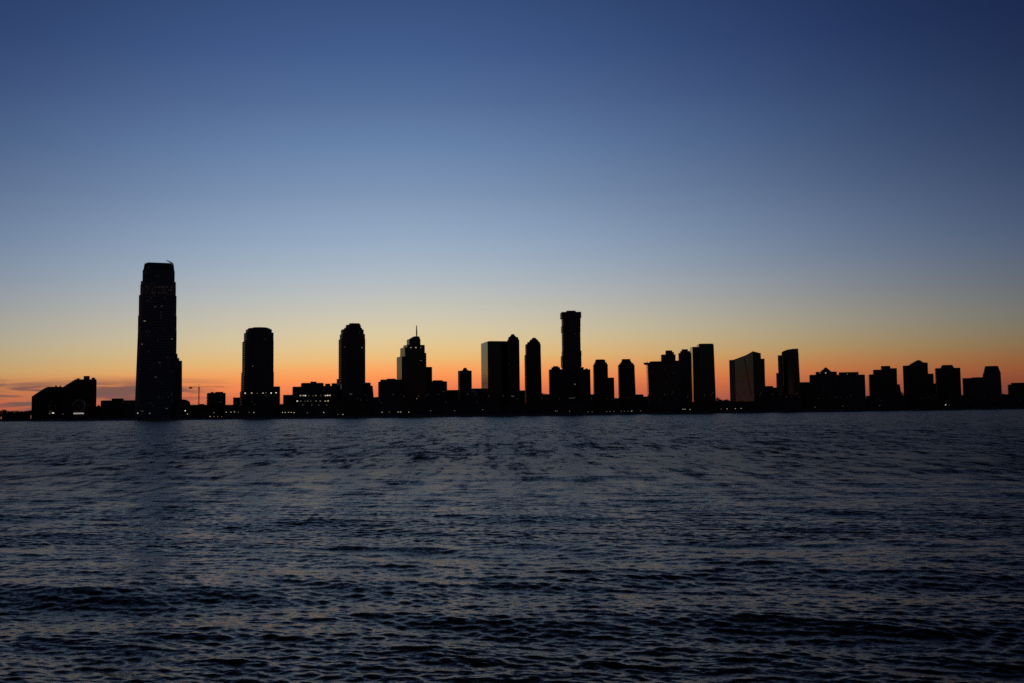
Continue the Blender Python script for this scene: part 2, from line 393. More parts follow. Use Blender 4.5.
b = Building('office_tower', 'broad flat-topped glass slab whose narrow left side catches the sunset glow', 'skyscraper', 90, 481, 516, 14, 'the broad glass slab')
b.tier('shaft', 'glass', 481.3, 517, 342, a=.95, cap=False); b.tier('roof', 'roof', 484, 515, 341.3, a=.9, cap=False)
b = Building('apartment_tower', 'slim dark tower with dome-like cap touching the right end of the glass slab', 'apartment tower', 48, 508, 520, 8, 'the domed slim tower')
b.tier('shaft', 'brick', 507.6, 519.6, 339.8, shape='oct', a=.95, cap=False)
b.tier('crown', 'brick', 508.4, 518.6, 337.4, shape='oct', a=.95, cap=False); b.tier('roof', 'roof', 509, 517, 335.6, shape='oct', a=.95, cap=False, top=(510.8, 515.2)); b.tier('roof', 'roof', 511.4, 514.6, 334.5, shape='oct', cap=False)
b.windows([W1(513, 396.6, 'faint', 3, .7)])
b = Building('apartment_tower', 'slim free-standing dark tower with pyramid-like stepped cap, right of the domed tower', 'apartment tower', 60, 525, 541.3, 8, 'the slim pyramid-capped tower')
b.tier('shaft', 'brick', 524.7, 541.2, 355, shape='oct', c=.12, cap=False, ud=(524.7, 541.8)); b.tier('shaft', 'brick', 525.5, 541, 344.3, shape='oct', c=.12, cap=False)
b.tier('setback', 'brick', 527.4, 540.4, 342.2, shape='oct', cap=False); b.tier('crown', 'brick', 529, 539.4, 339.6, shape='oct', cap=False, top=(530.6, 537.8)); b.tier('roof', 'roof', 531.4, 537.2, 338, shape='oct', cap=False, top=(532.8, 535.8))
b.windows([W1(533.5, 401, 'faint', 3, .6)])
b = Building('low_building', 'low dark link building between the domed tower and the pyramid-capped tower', 'building', 130, 518, 527, 0)
b.tier('wall', 'podium', 517, 528, 391, a=.8)

b = Building('apartment_tower', 'dark mid-height tower with humped top tucked against the left of the crowned tall tower', 'apartment tower', 60, 549, 563, 6, 'the humped tower')
b.tier('shaft', 'brick', 549, 564, 369.6, shape='oct', c=.1, cap=False); b.tier('crown', 'brick', 551.6, 560.4, 367.6, shape='oct', cap=False); b.tier('roof', 'roof', 553.4, 558.6, 366.5, shape='oct', cap=False)
b = Building('apartment_tower', 'tall narrow dark tower with an overhanging crown, the highest in mid-skyline', 'skyscraper', 80, 560.5, 582, 6, 'the crowned tall tower')
rk = dict(shape='oct', c=.03, cap=False, a=.9)
b.tier('shaft', 'stone', 562, 580.8, 367, **rk); b.tier('balcony_block', 'stone', 561, 581.7, 356, **rk); b.tier('balcony_block', 'stone', 561.8, 581.8, 351, **rk)
b.tier('shaft', 'stone', 561.9, 580.7, 332, **rk); b.tier('setback', 'stone', 561.2, 580.8, 326, **rk); b.tier('shaft', 'stone', 561.7, 580.8, 318, **rk)
b.tier('crown', 'stone', 560.4, 581.5, 312.2, **rk); b.tier('plant_room', 'concrete', 566.5, 576, 311, cap=False, a=.7)
b.windows([W1(575.2, 384.6, 'dim', 1.3, .8), W1(574.4, 405, 'dim', 1.3, 1), W1(572, 398.5, 'faint', 6, .4)])
b = Building('apartment_tower', 'dark mid-height tower with stepped flat top against the right of the crowned tall tower', 'apartment tower', 50, 578, 591, 4, 'the stepped-top tower')
b.tier('shaft', 'brick', 577, 590.6, 369.7, a=.8, cap=False); b.tier('roof', 'roof', 578, 584, 367.5, a=.8, cap=False); b.tier('plant_room', 'concrete', 585.5, 588, 368.8, z0=371, cap=False)
b = Building('apartment_tower', 'dark tower with flat chamfered crown and a lower wing on its right side', 'apartment tower', 70, 593, 614.5, 6, 'the chamfer-crowned tower')
b.tier('shaft', 'brick', 593.3, 608.1, 364.6, shape='oct', c=.1, cap=False); b.tier('crown', 'brick', 594.5, 607.2, 362.6, shape='oct', cap=False); b.tier('crown', 'brick', 595.4, 605.6, 360.4, shape='oct', cap=False); b.tier('roof', 'roof', 596, 604.8, 359.8, shape='oct', cap=False)
b.tier('wing', 'brick', 604, 614.4, 378.2, z0=0, a=.9, dd=10)
b = Building('apartment_tower', 'free-standing dark tower with sloping shoulders and small flat crown, left of the canopy-roofed block', 'apartment tower', 75, 618, 635, 6, 'the slope-shouldered tower')
b.tier('shaft', 'brick', 618.2, 634.8, 365, shape='oct', c=.12, cap=False, ud=(618.2, 635.8)); b.tier('setback', 'brick', 619.6, 633.8, 363.4, shape='oct', cap=False)
b.tier('crown', 'brick', 620.4, 632.6, 360.6, shape='oct', cap=False, top=(622, 630.6)); b.tier('roof', 'roof', 622, 630.6, 359.4, shape='oct', cap=False)
b = Building('low_building', 'low dark flat building tucked between the slope-shouldered tower and the canopy-roofed block', 'building', 140, 634, 647, 0)
b.tier('wall', 'podium', 633, 643.6, 395, a=.8); b.tier('wing', 'podium', 642, 648, 397, z0=0, a=.9)

b = Building('office_building', 'wide dark block with thin overhanging canopy roof jutting out to its left', 'office block', 60, 646, 680, 5, 'the canopy-roofed block')
b.tier('wall', 'curtain', 646.3, 681, 364.2, a=.6, cap=False, ud=(647.6, 681))
b.tier('canopy_roof', 'metal', 643.6, 666, 362.8, z0=364.6, a=.7, cap=False, ud=(645, 666)); b.tier('roof', 'roof', 650, 668, 361.6, a=.6, cap=False)
b.tier('glazed_stair', 'glass', 651.8, 655.3, 367.5, z0=389, a=.5, dd=-26, cap=False)
an = MB(); q = b.local((sight(647.4, 361)[0]*b.dc, b.dc, EYE + sight(647.4, 363.2)[1]*b.dc)); an.bar(q, q + Vector((0,0,4.5)), .35, 6, .15); an.build('mast', M['metal'], b.root)
b = Building('apartment_tower', 'dark tower with three stepped roof levels rising behind the canopy-roofed block', 'apartment tower', 130, 661, 680, 5, 'the three-stepped tower')
b.tier('wing', 'brick', 661.2, 678.8, 361, a=.9, cap=False); b.tier('shaft', 'brick', 661.1, 675.8, 354.8, z0=0, a=.9, cap=False, dd=-6); b.tier('crown', 'brick', 665.6, 674.2, 352.4, a=.8, cap=False, dd=-6); b.tier('roof', 'roof', 665.8, 672.5, 350.8, a=.8, cap=False, dd=-6)
b = Building('apartment_tower', 'narrow dark tower with chamfered top wedged just left of the large twin-level slab', 'apartment tower', 75, 678, 692, 5, 'the narrow wedged tower')
b.tier('shaft', 'stone', 678.6, 691.6, 353.2, shape='oct', c=.12, cap=False); b.tier('crown', 'stone', 680.4, 690.6, 351.4, shape='oct', cap=False); b.tier('roof', 'roof', 681.8, 688.2, 349.6, shape='oct', cap=False)
b = Building('office_tower', 'large dark flat-topped slab with lower left bay, tallest right of mid-skyline', 'skyscraper', 55, 690, 715, 12, 'the large twin-level slab')
b.tier('shaft', 'glass', 697, 714, 344.6, a=.7, cap=False, ud=(697, 715)); b.tier('roof', 'roof', 698.5, 713, 344, a=.7, cap=False)
b.tier('wing', 'glass', 690.2, 703, 347.2, z0=0, a=1.2, dd=6, cap=False)

b = Building('office_tower', 'glass tower with curved sloping roof rising to a peak, its broad face faintly bronze', 'skyscraper', 70, 729, 765, 31, 'the slope-roofed glass tower')
def sloped(b, part, mat, ul, un, ur, vl, vn, vr, dd, sag=0):
    """prism with a near corner: left wall ul..un and right wall un..ur, roof heights set at the three corners"""
    dn = b.dc + dd; t = [sight(x, 385)[0] for x in (ul, un, ur)]; th = b.th
    xn = t[1]*dn
    w = (t[2]*dn - xn)/(math.cos(th) - t[2]*math.sin(th)); s_ = (xn - t[0]*dn)/(math.sin(th) + t[0]*math.cos(th))
    Nn = Vector((xn, dn)); Rr = Nn + w*Vector((math.cos(th), math.sin(th))); Ll = Nn + s_*Vector((-math.sin(th), math.cos(th)))
    z = lambda u, v, P: EYE + sight(u, v)[1]*P.y
    n = 8; front = []
    for i in range(n + 1):
        q = i/n; P = Ll.lerp(Nn, q); zl = z(ul, vl, Ll); zn = z(un, vn, Nn)
        front.append((P.x, P.y, zl + (zn - zl)*q - sag*math.sin(math.pi*q)))
    front.append((Rr.x, Rr.y, z(ur, vr, Rr)))
    back = (Nn - Nn + Ll + Rr - Nn); zb = (front[0][2] + front[-1][2])/2
    ring1 = front + [(back.x, back.y, zb)]
    ring0 = [(x, y, GROUND - .1) for x, y, _ in ring1]
    mb = MB().loft([[b.local(p) for p in ring0], [b.local(p) for p in ring1]])
    b.tiers.append((GROUND, max(p[2] for p in ring1), [(p[0], p[1]) for p in ring0], []))
    return mb.build(part, M[mat], b.root)
sloped(b, 'shaft', 'glass', 735.5, 754, 762, 359.6, 351.6, 353.6, -20, 1.6)
b.tier('wing', 'concrete', 729.4, 750, 360, z0=0, a=.5, dd=92, cap=False); b.tier('wing', 'concrete', 750, 764.8, 359, z0=0, a=1.1, dd=70, cap=False)
fin = MB(); 
for (u, v, e) in ((744.5, 358, 0), (751.2, 396, 1)):
    y, x, z, ang = b.face(u, v); fin_p = Vector((x, y - .5, z)); fin_pts = fin_p if e == 0 else (fin_a, fin_p)
    fin_a = fin_p
fin.bar(b.local(fin_pts[0]), b.local(fin_pts[1]), .5, 4); fin.build('diagonal_fin', M['metal'], b.root)
b = Building('low_building', 'low dark building between the two glass towers right of mid-skyline', 'building', 110, 762, 778, 0, 'the low block between glass towers')
b.tier('wall', 'podium', 760, 773.4, 386.6, a=.8); b.tier('wing', 'podium', 771, 780, 388, z0=0, a=.9)
b = Building('office_tower', 'dark glass tower with curved front and roof rising to the right, beside the gabled hall', 'skyscraper', 80, 777, 799, 2, 'the curved-front tower')
b.profile('shaft', 'curtain', [(781.8, 352.8), (784, 351.3), (788, 350), (793, 349.2), (798.5, 349)], 46)
b.tier('bow_front', 'glass', 782.4, 798.8, 353.2, z0=0, shape='round', a=.55, dd=-22, cap=False, ud=(782.4, 800))
b.tier('wing', 'curtain', 777.8, 787, 355.6, z0=0, a=1.4, dd=8, cap=False); b.tier('wing', 'curtain', 776.2, 785, 373.4, z0=0, a=1.4, dd=6, cap=False)

b = Building('office_building', 'wide dark hall with a small central roof gable and two rooftop lights', 'building', 70, 801, 866, 2, 'the gabled hall')
b.tier('wing', 'stone', 799, 815, 382.6, z0=0, a=1); b.tier('wing', 'stone', 809.5, 838.4, 375, z0=0, a=.8, dd=-2)
b.tier('setback', 'stone', 815.8, 837, 372, z0=378, a=.8, cap=False, dd=6)
b.profile('gable', 'stone', [(820, 372.6), (826, 367.4), (832, 372.2)], 20, dd=-36)
b.tier('wing', 'stone', 836, 865.2, 375.2, z0=0, a=.8); b.tier('setback', 'stone', 838.9, 858.8, 372.4, a=.6, cap=False)
b.windows([W1(820.2, 373.4, 'dim', 1, .7), W1(826, 373.4, 'warm', .9, .8), W1(847.6, 374.6, 'dim', .8, .6)])
b = Building('low_building', 'sliver of low dark building in the bright gap right of the gabled hall', 'building', 160, 864, 870, 0)
b.tier('wall', 'podium', 862, 872, 397.4, a=.8)
b = Building('apartment_building', 'broad dark block with stepped roof and flat raised centre, right of the gabled hall', 'apartment block', 80, 868.5, 898, 4, 'the stepped-roof block')
b.tier('wall', 'brick', 868.7, 897.2, 374.4, a=.7, cap=False); b.tier('setback', 'brick', 873, 897.1, 369.8, z0=377, a=.7, cap=False); b.tier('setback', 'brick', 881, 897.1, 368.6, z0=377, a=1, cap=False); b.tier('roof', 'roof', 881.2, 890.6, 366.3, a=.7, cap=False)
b.tier('wing', 'brick', 890, 903.5, 384.6, z0=0, a=.8, dd=14, top=(890, 900))
b = Building('apartment_building', 'dark tower block with low-pitched roof peak, second tower block from the stepped-roof block', 'apartment block', 80, 903, 928, 4, 'the low-pitched block')
b.profile('wall', 'brick', [(903, 366.2), (909, 365.8), (911, 364.2), (916.4, 361.2), (918.8, 360.3), (921, 361), (923.6, 362.8), (928, 363)], 50)
b.tier('wing', 'brick', 920, 933.8, 374.2, z0=0, a=1, dd=16)
b = Building('low_building', 'narrow low dark building between the pitched-roof block and the square capped block', 'building', 150, 931, 937, 0)
b.tier('wall', 'podium', 930, 938, 384, a=.9)
b = Building('apartment_building', 'square dark block with a trapezoid cap on its roof, left of the long flat block', 'apartment block', 85, 935, 961, 4, 'the square capped block')
b.tier('wall', 'brick', 935, 960.6, 368.2, a=.7, cap=False); b.tier('roof', 'roof', 940, 954.6, 365.2, a=.6, cap=False, top=(942.4, 952.4))
b.windows([W1(924, 381.5, 'faint')]) if False else None
b = Building('low_building', 'long flat dark block, lowest roof of the far right cluster', 'building', 75, 962, 984, 2, 'the long flat block')
b.tier('wall', 'stone', 962.6, 986, 378.2, a=.6, cap=False); b.tier('roof', 'roof', 972, 985, 377.6, a=.5, cap=False); b.tier('wing', 'stone', 960.2, 966, 395.5, z0=0, a=1)
b = Building('apartment_tower', 'dark tower with trapezoid tapering top, near the right end of the skyline', 'apartment tower', 85, 982.5, 1001.5, 4, 'the taper-topped tower')
b.tier('shaft', 'concrete', 982.8, 1001, 374, a=.8, shape='oct', c=.12, cap=False, ud=(982.8, 1001.6)); b.tier('crown', 'concrete', 982.8, 1001, 366.2, a=.8, shape='oct', c=.12, cap=False, top=(985.2, 998.2))
b = Building('apartment_building', 'dark block at the right end of the skyline, cut off by the picture edge', 'apartment block', 90, 1007.7, 1034, 3, 'the rightmost block')
b.tier('wall', 'brick', 1007.8, 1036, 384.6, a=.7, cap=False, shape='oct', c=.1); b.tier('roof', 'roof', 1011, 1032, 383, a=.7, cap=False)
b = Building('low_building', 'low dark building in the gap before the rightmost block', 'building', 160, 999, 1010, 0)
b.tier('wall', 'podium', 998, 1010, 395, a=.7, top=(1000, 1010))

# ------------------------------------------------------------------ ordinal wording
ORD = ['leftmost', 'second from left', 'third from left', 'fourth from left', 'fifth from left', 'sixth from left', 'seventh from left', 'eighth from left', 'ninth from left']
NUM = ['', 'one', 'two', 'three', 'four', 'five', 'six', 'seven', 'eight', 'nine']
def ref_at(u):
    return min(PLACES, key=lambda p: (0 if p[0] <= u <= p[1] else min(abs(u-p[0]), abs(u-p[1])), p[1]-p[0]))[2]
def wording(us, what, rel):
    refs = [ref_at(u) for u in us]; out = []
    for i, r in enumerate(refs):
        same = sorted((us[j], j) for j in range(len(us)) if refs[j] == r); n = len(same)
        k = [j for _, j in same].index(i)
        if n == 1: out.append('%s %s %s' % (what, rel, r))
        else: out.append('%s %s %s, %s' % (what, rel, r, ORD[k] if k < n-1 or n < 2 else 'rightmost'))
    return out

# low waterfront buildings that close the foot of the skyline
LOW = [(2, 31, 413.2), (64, 102, 407), (99, 124, 407.5), (124, 140, 408), (176, 196, 407.5), (194, 214, 409), (224, 245, 406.5), (280, 300, 404.5), (300, 338, 407), (336, 380, 400), (374, 404, 397.5), (404, 440, 404), (436, 470, 401),
       (468, 500, 402), (498, 528, 404), (526, 552, 394.8), (552, 584, 402.5), (582, 596, 395), (594, 620, 402), (612, 640, 398.6), (636, 682, 403), (680, 716, 402.5), (714, 734, 401.6), (730, 770, 402), (766, 802, 396), (798, 834, 398), (834, 872, 400),
       (866, 906, 396), (900, 940, 398), (936, 968, 400), (958, 990, 398), (986, 1012, 394.8), (1006, 1044, 398)]
lab = wording([(a+c)/2 for a, c, _ in LOW], 'low dark waterfront building at the foot of', '')
for (u0, u1, v), l in zip(LOW, lab):
    l = ' '.join(l.split())
    b = Building('waterfront_building', l, 'building', 26, u0, u1, random.choice((-3, 0, 2, 4)), None, 'low buildings along the far waterfront')
    b.tier('wall', random.choice(('brick', 'podium', 'stone')), u0, u1, v, a=min(.5, 16/(u1-u0)*.6))
    w = u1 - u0; c = u0 + w*random.uniform(.25, .6); b.tier('plant_room', 'concrete', c, c + w*random.uniform(.12, .25), v - random.uniform(.5, 1.0), a=.5, cap=False)

# ------------------------------------------------------------------ tower crane
dcr = shore(199) + 150
def wp(u, v, d): t, k = sight(u, v); return Vector((t*d, d, EYE + k*d))
base = wp(199, 412, dcr); base.z = GROUND
cr = thing('tower_crane', 'thin tower crane with long horizontal jib rising above the low roofs', 'crane', base)
zj = wp(199, 387.6, dcr).z - GROUND; za = wp(199, 384.3, dcr).z - GROUND
m = MB(); s_ = .8
for x, y in ((-s_,-s_),(s_,-s_),(s_,s_),(-s_,s_)): m.bar((x,y,0), (x,y,zj), .19, 4)
k = 0; z = 0
while z < zj - 2:
    sg = 1 if k % 2 else -1
    m.bar((-s_*sg,-s_,z), (s_*sg,-s_,z+2), .1, 4); m.bar((-s_*sg,s_,z), (s_*sg,s_,z+2), .1, 4); m.bar((-s_,-s_*sg,z), (-s_,s_*sg,z+2), .1, 4); m.bar((s_,-s_*sg,z), (s_,s_*sg,z+2), .1, 4)
    z += 2; k += 1
m.build('mast', M['cranepaint'], cr)
m = MB(); m.bar((-.5,0,zj), (0,0,za), .22, 4, .12); m.bar((.5,0,zj), (0,0,za), .22, 4, .12); m.build('apex', M['cranepaint'], cr)
def truss(x0, x1, name):
    m = MB(); n = max(3, int(abs(x1-x0)/2.4))
    m.bar((x0,-.6,zj), (x1,-.6,zj), .09, 4); m.bar((x0,.6,zj), (x1,.6,zj), .09, 4); m.bar((x0,0,zj+1.2), (x1,0,zj+1.2), .13, 4)
    for i in range(n):
        a = x0 + (x1-x0)*i/n; c = x0 + (x1-x0)*(i+1)/n; h = (a+c)/2
        for y in (-.6, .6): m.bar((a,y,zj), (h,0,zj+1.2), .07, 4); m.bar((h,0,zj+1.2), (c,y,zj), .07, 4)
    return m.build(name, M['cranepaint'], cr)
truss(1, 40, 'jib'); truss(-16, -1, 'counter_jib')
MB().box(-15.8, -11, -.9, .9, zj-2.2, zj+.3).build('counterweight', M['wall'], cr)
MB().box(-.2, 1.4, -1.9, -.9, zj-2.6, zj-.2).build('cab', M['metal'], cr)
m = MB(); m.bar((0,0,za), (34,0,zj+1.2), .06, 4); m.bar((0,0,za), (-14,0,zj+1.2), .06, 4); m.build('tie_rod', M['metal'], cr)

# ------------------------------------------------------------------ shore clock
dk = shore(79.5) + 8
c0 = wp(79.3, 406.2, dk); rad = 6.3*dk/F
ck = thing('clock', 'large round dial clock over a glowing white bar at the left shore', 'clock', (c0.x, c0.y, GROUND))
hz = c0.z - GROUND; n = 32
circ = lambda r, y, z: [Vector((r*math.cos(2*math.pi*i/n), y, z + r*math.sin(2*math.pi*i/n))) for i in range(n)]
def disc(name, r, y0, y1, mat): return MB().loft([circ(r, y1, hz), circ(r, y0, hz)]).build(name, mat, ck)
def annulus(name, r0, r1, y0, y1, mat):
    m = MB(); A = [circ(r0, y0, hz), circ(r1, y0, hz), circ(r1, y1, hz), circ(r0, y1, hz)]
    for r in A: m.v += r
    for k in range(4):
        for i in range(n): j = (i+1) % n; a, c = k*n, ((k+1) % 4)*n; m.f.append((a+i, a+j, c+j, c+i))
    return m.build(name, mat, ck)
disc('dial', rad*.9, -.3, .5, M['dial']); annulus('frame', rad*.9, rad, -.6, .7, M['ring'])
for i in range(12):
    a = math.pi*i/6; p0 = Vector((math.sin(a)*rad*.72, -.42, hz + math.cos(a)*rad*.72)); p1 = Vector((math.sin(a)*rad*.86, -.42, hz + math.cos(a)*rad*.86))
    MB().bar(p0, p1, .22, 4).build('hour_mark', M['ring'], ck)
def hand(name, deg, l, w):
    a = R(deg); MB().bar((-math.sin(a)*l*.15, -.75, hz - math.cos(a)*l*.15), (math.sin(a)*l, -.75, hz + math.cos(a)*l), w, 4, w*.6).build(name, M['ring'], ck)
hand('hour_hand', 252, rad*.5, .4); hand('minute_hand', 150, rad*.75, .3)
for sx in (-1, 1): MB().bar((sx*rad*.6, .9, 0), (sx*rad*.5, .9, hz), .35, 8).build('leg', M['metal'], ck)
zb = wp(79, 413.8, dk).z - GROUND; bw = 5.4*dk/F
MB().box(-bw - .6, bw - .6, -.9, -.2, zb-1.1, zb+1.1).build('light_bar', M['bar'], ck)
MB().box(-bw - .9, bw - .3, -.19, .3, zb-1.4, zb+1.4).build('bar_backing', M['metal'], ck)

# ------------------------------------------------------------------ lamps along the far shore
LAMPS = [(63.4,414.4,'lampdim'),(66.5,415.2,'lampdim'),(185.5,411.1,'lampwhite'),(187.8,414.5,'lamp'),(210.4,416.8,'lamp'),(214.2,417,'lampdim'),(218,416.8,'lampdim'),(222,417,'lampdim'),
         (226.4,412.6,'lamp'),(231.2,412.6,'lamp'),(234.8,412.2,'lamp'),(238.8,412.8,'lampdim'),(249.4,412.6,'lampdim'),(254.2,412.8,'lamp'),
         (282.8,412.8,'lamp'),(285.4,412.8,'lamp'),(288.8,412.6,'lamp'),(291.6,412.8,'lamp'),(294.4,413,'lamp'),(307.6,413.2,'lampdim'),(324,412.8,'lamp'),(338.2,414.8,'lampdim'),(343.2,414.8,'lamp'),
         (382.4,412.6,'lamp'),(389.6,412.4,'lampdim'),(398.6,412.4,'lamp'),(401,412.4,'lamp'),(409,412.6,'lamp'),(431,411,'lampdim'),(455,411,'lampdim'),(483,410,'lampdim'),
         (555.8,411.4,'lampdim'),(557.4,411.4,'lampdim'),(570,411.5,'lampdim'),(588.4,412,'lampdim'),(592.5,412,'lampdim'),(607,411.8,'lampdim'),(610.4,412,'lampdim'),(614,411.8,'lampdim'),(618.5,411.8,'lampdim'),(621.5,411.6,'lampdim'),(624.6,411.6,'lampdim'),(628,411.6,'lampdim'),(632,411.4,'lamp'),(636.4,411.2,'lampdim'),(641,411.2,'lampdim'),
         (683.2,409.6,'lamp'),(685.4,409.6,'lamp'),(690.4,409.8,'lamp'),(721.4,409.4,'lampdim'),(727.4,409.2,'lamp'),(729.6,409.2,'lamp'),(735.6,409,'lamp'),(741.4,408.8,'lamp'),(758,408.6,'lampdim'),
         (815.4,407.4,'lampdim'),(843,406.6,'lampdim'),(880,405.8,'lampdim'),(923.8,406,'lampdim'),(946,405.2,'lampwhite'),(950,405.2,'lampdim'),(961,405,'lamp'),(964.4,400.2,'lampdim'),(982,404.6,'lampdim'),(990,404.6,'lampdim')]
def lamp_mesh():
    post = MB().bar((0,0,0), (0,0,1), .16, 8, .1); head = MB(); k = 10
    ring = lambda r, z: [Vector((r*math.cos(2*math.pi*i/k), r*math.sin(2*math.pi*i/k), z)) for i in range(k)]
    head.loft([ring(.15,-.55), ring(.5,-.35), ring(.62,0), ring(.5,.35), ring(.2,.5)])
    cap = MB().loft([ring(.62,.36), ring(.5,.55), ring(.08,.75)])
    foot = MB().loft([ring(.32,0), ring(.3,.35), ring(.17,.5)])
    return [mesh_of(nm, q.v, q.f) for nm, q in (('pole', post), ('lamp_head', head), ('cap', cap), ('base', foot))]
pole_m, head_m, cap_m, foot_m = lamp_mesh()
for q in (pole_m, cap_m, foot_m): q.materials.append(M['metal'])
heads = {}
for key in ('lamp', 'lampwhite', 'lampdim'):
    hm = head_m.copy(); hm.materials.append(M[key]); heads[key] = hm
lab = wording([a for a, _, _ in LAMPS], 'lit shore lamp below', '')
for (u, v, key), l in zip(LAMPS, lab):
    d = shore(u) + 7
    p = wp(u, v, d); h = max(.9, p.z - GROUND)
    kind = {'lamp': 'yellowish', 'lampwhite': 'bright white', 'lampdim': 'faint'}[key]
    r = thing('street_lamp', kind + ' ' + ' '.join(l.split()), 'street lamp', (p.x, p.y, GROUND), 0, 'lamps along the far shore')
    o = link('pole', pole_m, None, r); o.scale = (1, 1, h - .5)
    o = link('lamp_head', heads[key], None, r); o.location = (0, 0, h)
    o = link('cap', cap_m, None, r); o.location = (0, 0, h)
    o = link('base', foot_m, None, r)

# ------------------------------------------------------------------ trees along the far shore
def tree_meshes(seed):
    rd = random.Random(seed); t = MB(); H = 1.0
    t.bar((0,0,-.02), (.01,0,.35), .03, 7, .02); t.bar((.01,0,.34), (0,.01,.75), .02, 6, .006)
    for i in range(6):
        a = rd.uniform(0, 6.28); z0 = rd.uniform(.28, .55); t.bar((.01,0,z0), (.27*math.cos(a), .27*math.sin(a), z0 + rd.uniform(.12,.3)), .012, 5, .004)
    c = MB(); clumps = [(rd.uniform(-.24,.24), rd.uniform(-.24,.24), rd.uniform(.42,.82), rd.uniform(.12,.2)) for _ in range(11)] + [(0,0,.86,.12), (.05,-.04,.6,.24)]
    for x, y, z, r in clumps:
        for _ in range(70):
            v = Vector((rd.gauss(0,1), rd.gauss(0,1), rd.gauss(0,.8))).normalized()*r*rd.uniform(.45,1.1)
            p = Vector((x,y,z)) + v; n = Vector((rd.gauss(0,1), rd.gauss(0,1), rd.gauss(0,1))).normalized(); q = n.orthogonal().normalized(); w = n.cross(q); s = rd.uniform(.025,.05)
            b0 = len(c.v); c.v += [p - q*s, p - w*s*.6, p + q*s, p + w*s*.6]; c.f.append((b0, b0+1, b0+2, b0+3))
    a = mesh_of('trunk', t.v, t.f); a.materials.append(M['bark']); e = mesh_of('crown', c.v, c.f); e.materials.append(M['leaf'])
    return a, e
protos = [tree_meshes(s) for s in (3, 8, 21)]
TREES = [(-14,411,11),(-6,410.4,10),(1,411,9),(4.6,409.6,12),(9,411.2,10),(13,411,9),(17.4,410.8,9),(22,411.2,8),(26.5,411,9),(30,410.4,9),(98.8,405.6,24),(192.5,405.2,26),(196,406,30),(206,405.6,24),(229,405.2,28),(231.8,406,22),
         (543,393.6,60),(546.5,394,60),(592,394.6,50),(616,398.4,44),(619,399.2,36),(639,396,70),(717.6,397.8,40),(721,399.4,34),(724.4,399.9,36),(727.4,399.4,30),(740,401,20),(802,396.8,34),(866.8,399,40),(900.5,392,40),(1003.6,393.6,44),(1006,394.6,40)]
lab = wording([t[0] for t in TREES], 'dark tree on the far shore near', '')
for i, ((u, v, off), l) in enumerate(zip(TREES, lab)):
    d = shore(u) + off; p = wp(u, v, d); h = p.z - GROUND
    if u < 31: l = 'dark leafy tree on the low bank left of the skyline, %s' % (('leftmost', 'second from left', 'third from left', 'fourth from left', 'fifth from left', 'sixth from left', 'seventh from left', 'eighth from left', 'ninth from left', 'rightmost')[i])
    r = thing('tree', ' '.join(l.split()), 'tree', (p.x, p.y, GROUND), random.uniform(0, 6), 'trees along the far shore')
    a, e = protos[i % 3]; k = h/.97; w = min(k, 17)*random.uniform(.9, 1.25)
    for nm, me in (('trunk', a), ('crown', e)):
        o = link(nm, me, None, r); o.scale = (w, w, k)

# ------------------------------------------------------------------ land, seawall
line = [(sight(u, 417)[0]*d, d) for u, d in SHORE]
far = [(60000, 60000), (-60000, 60000)]
gv = [(x, y, GROUND) for x, y in line] + [(60000, line[-1][1], GROUND), (60000, 60000, GROUND), (-60000, 60000, GROUND), (-60000, line[0][1], GROUND)]
g = link('ground', mesh_of('ground', gv, [tuple(range(len(gv)))]), M['ground']); g['kind'] = 'structure'
m = MB()
for (x0, y0), (x1, y1) in zip([(-60000, line[0][1])] + line, line + [(60000, line[-1][1])]):
    q = len(m.v)
    m.v += [(x0,y0-.4,-3),(x1,y1-.4,-3),(x1,y1-.4,GROUND+.9),(x0,y0-.4,GROUND+.9),(x0,y0+.5,-3),(x1,y1+.5,-3),(x1,y1+.5,GROUND+.9),(x0,y0+.5,GROUND+.9)]
    m.f += [tuple(q+i for i in f) for f in ((0,1,2,3),(3,2,6,7),(7,6,5,4))]
tag(m.build('seawall', M['wall']), 'long dark concrete seawall along the far bank at the waterline', 'seawall')

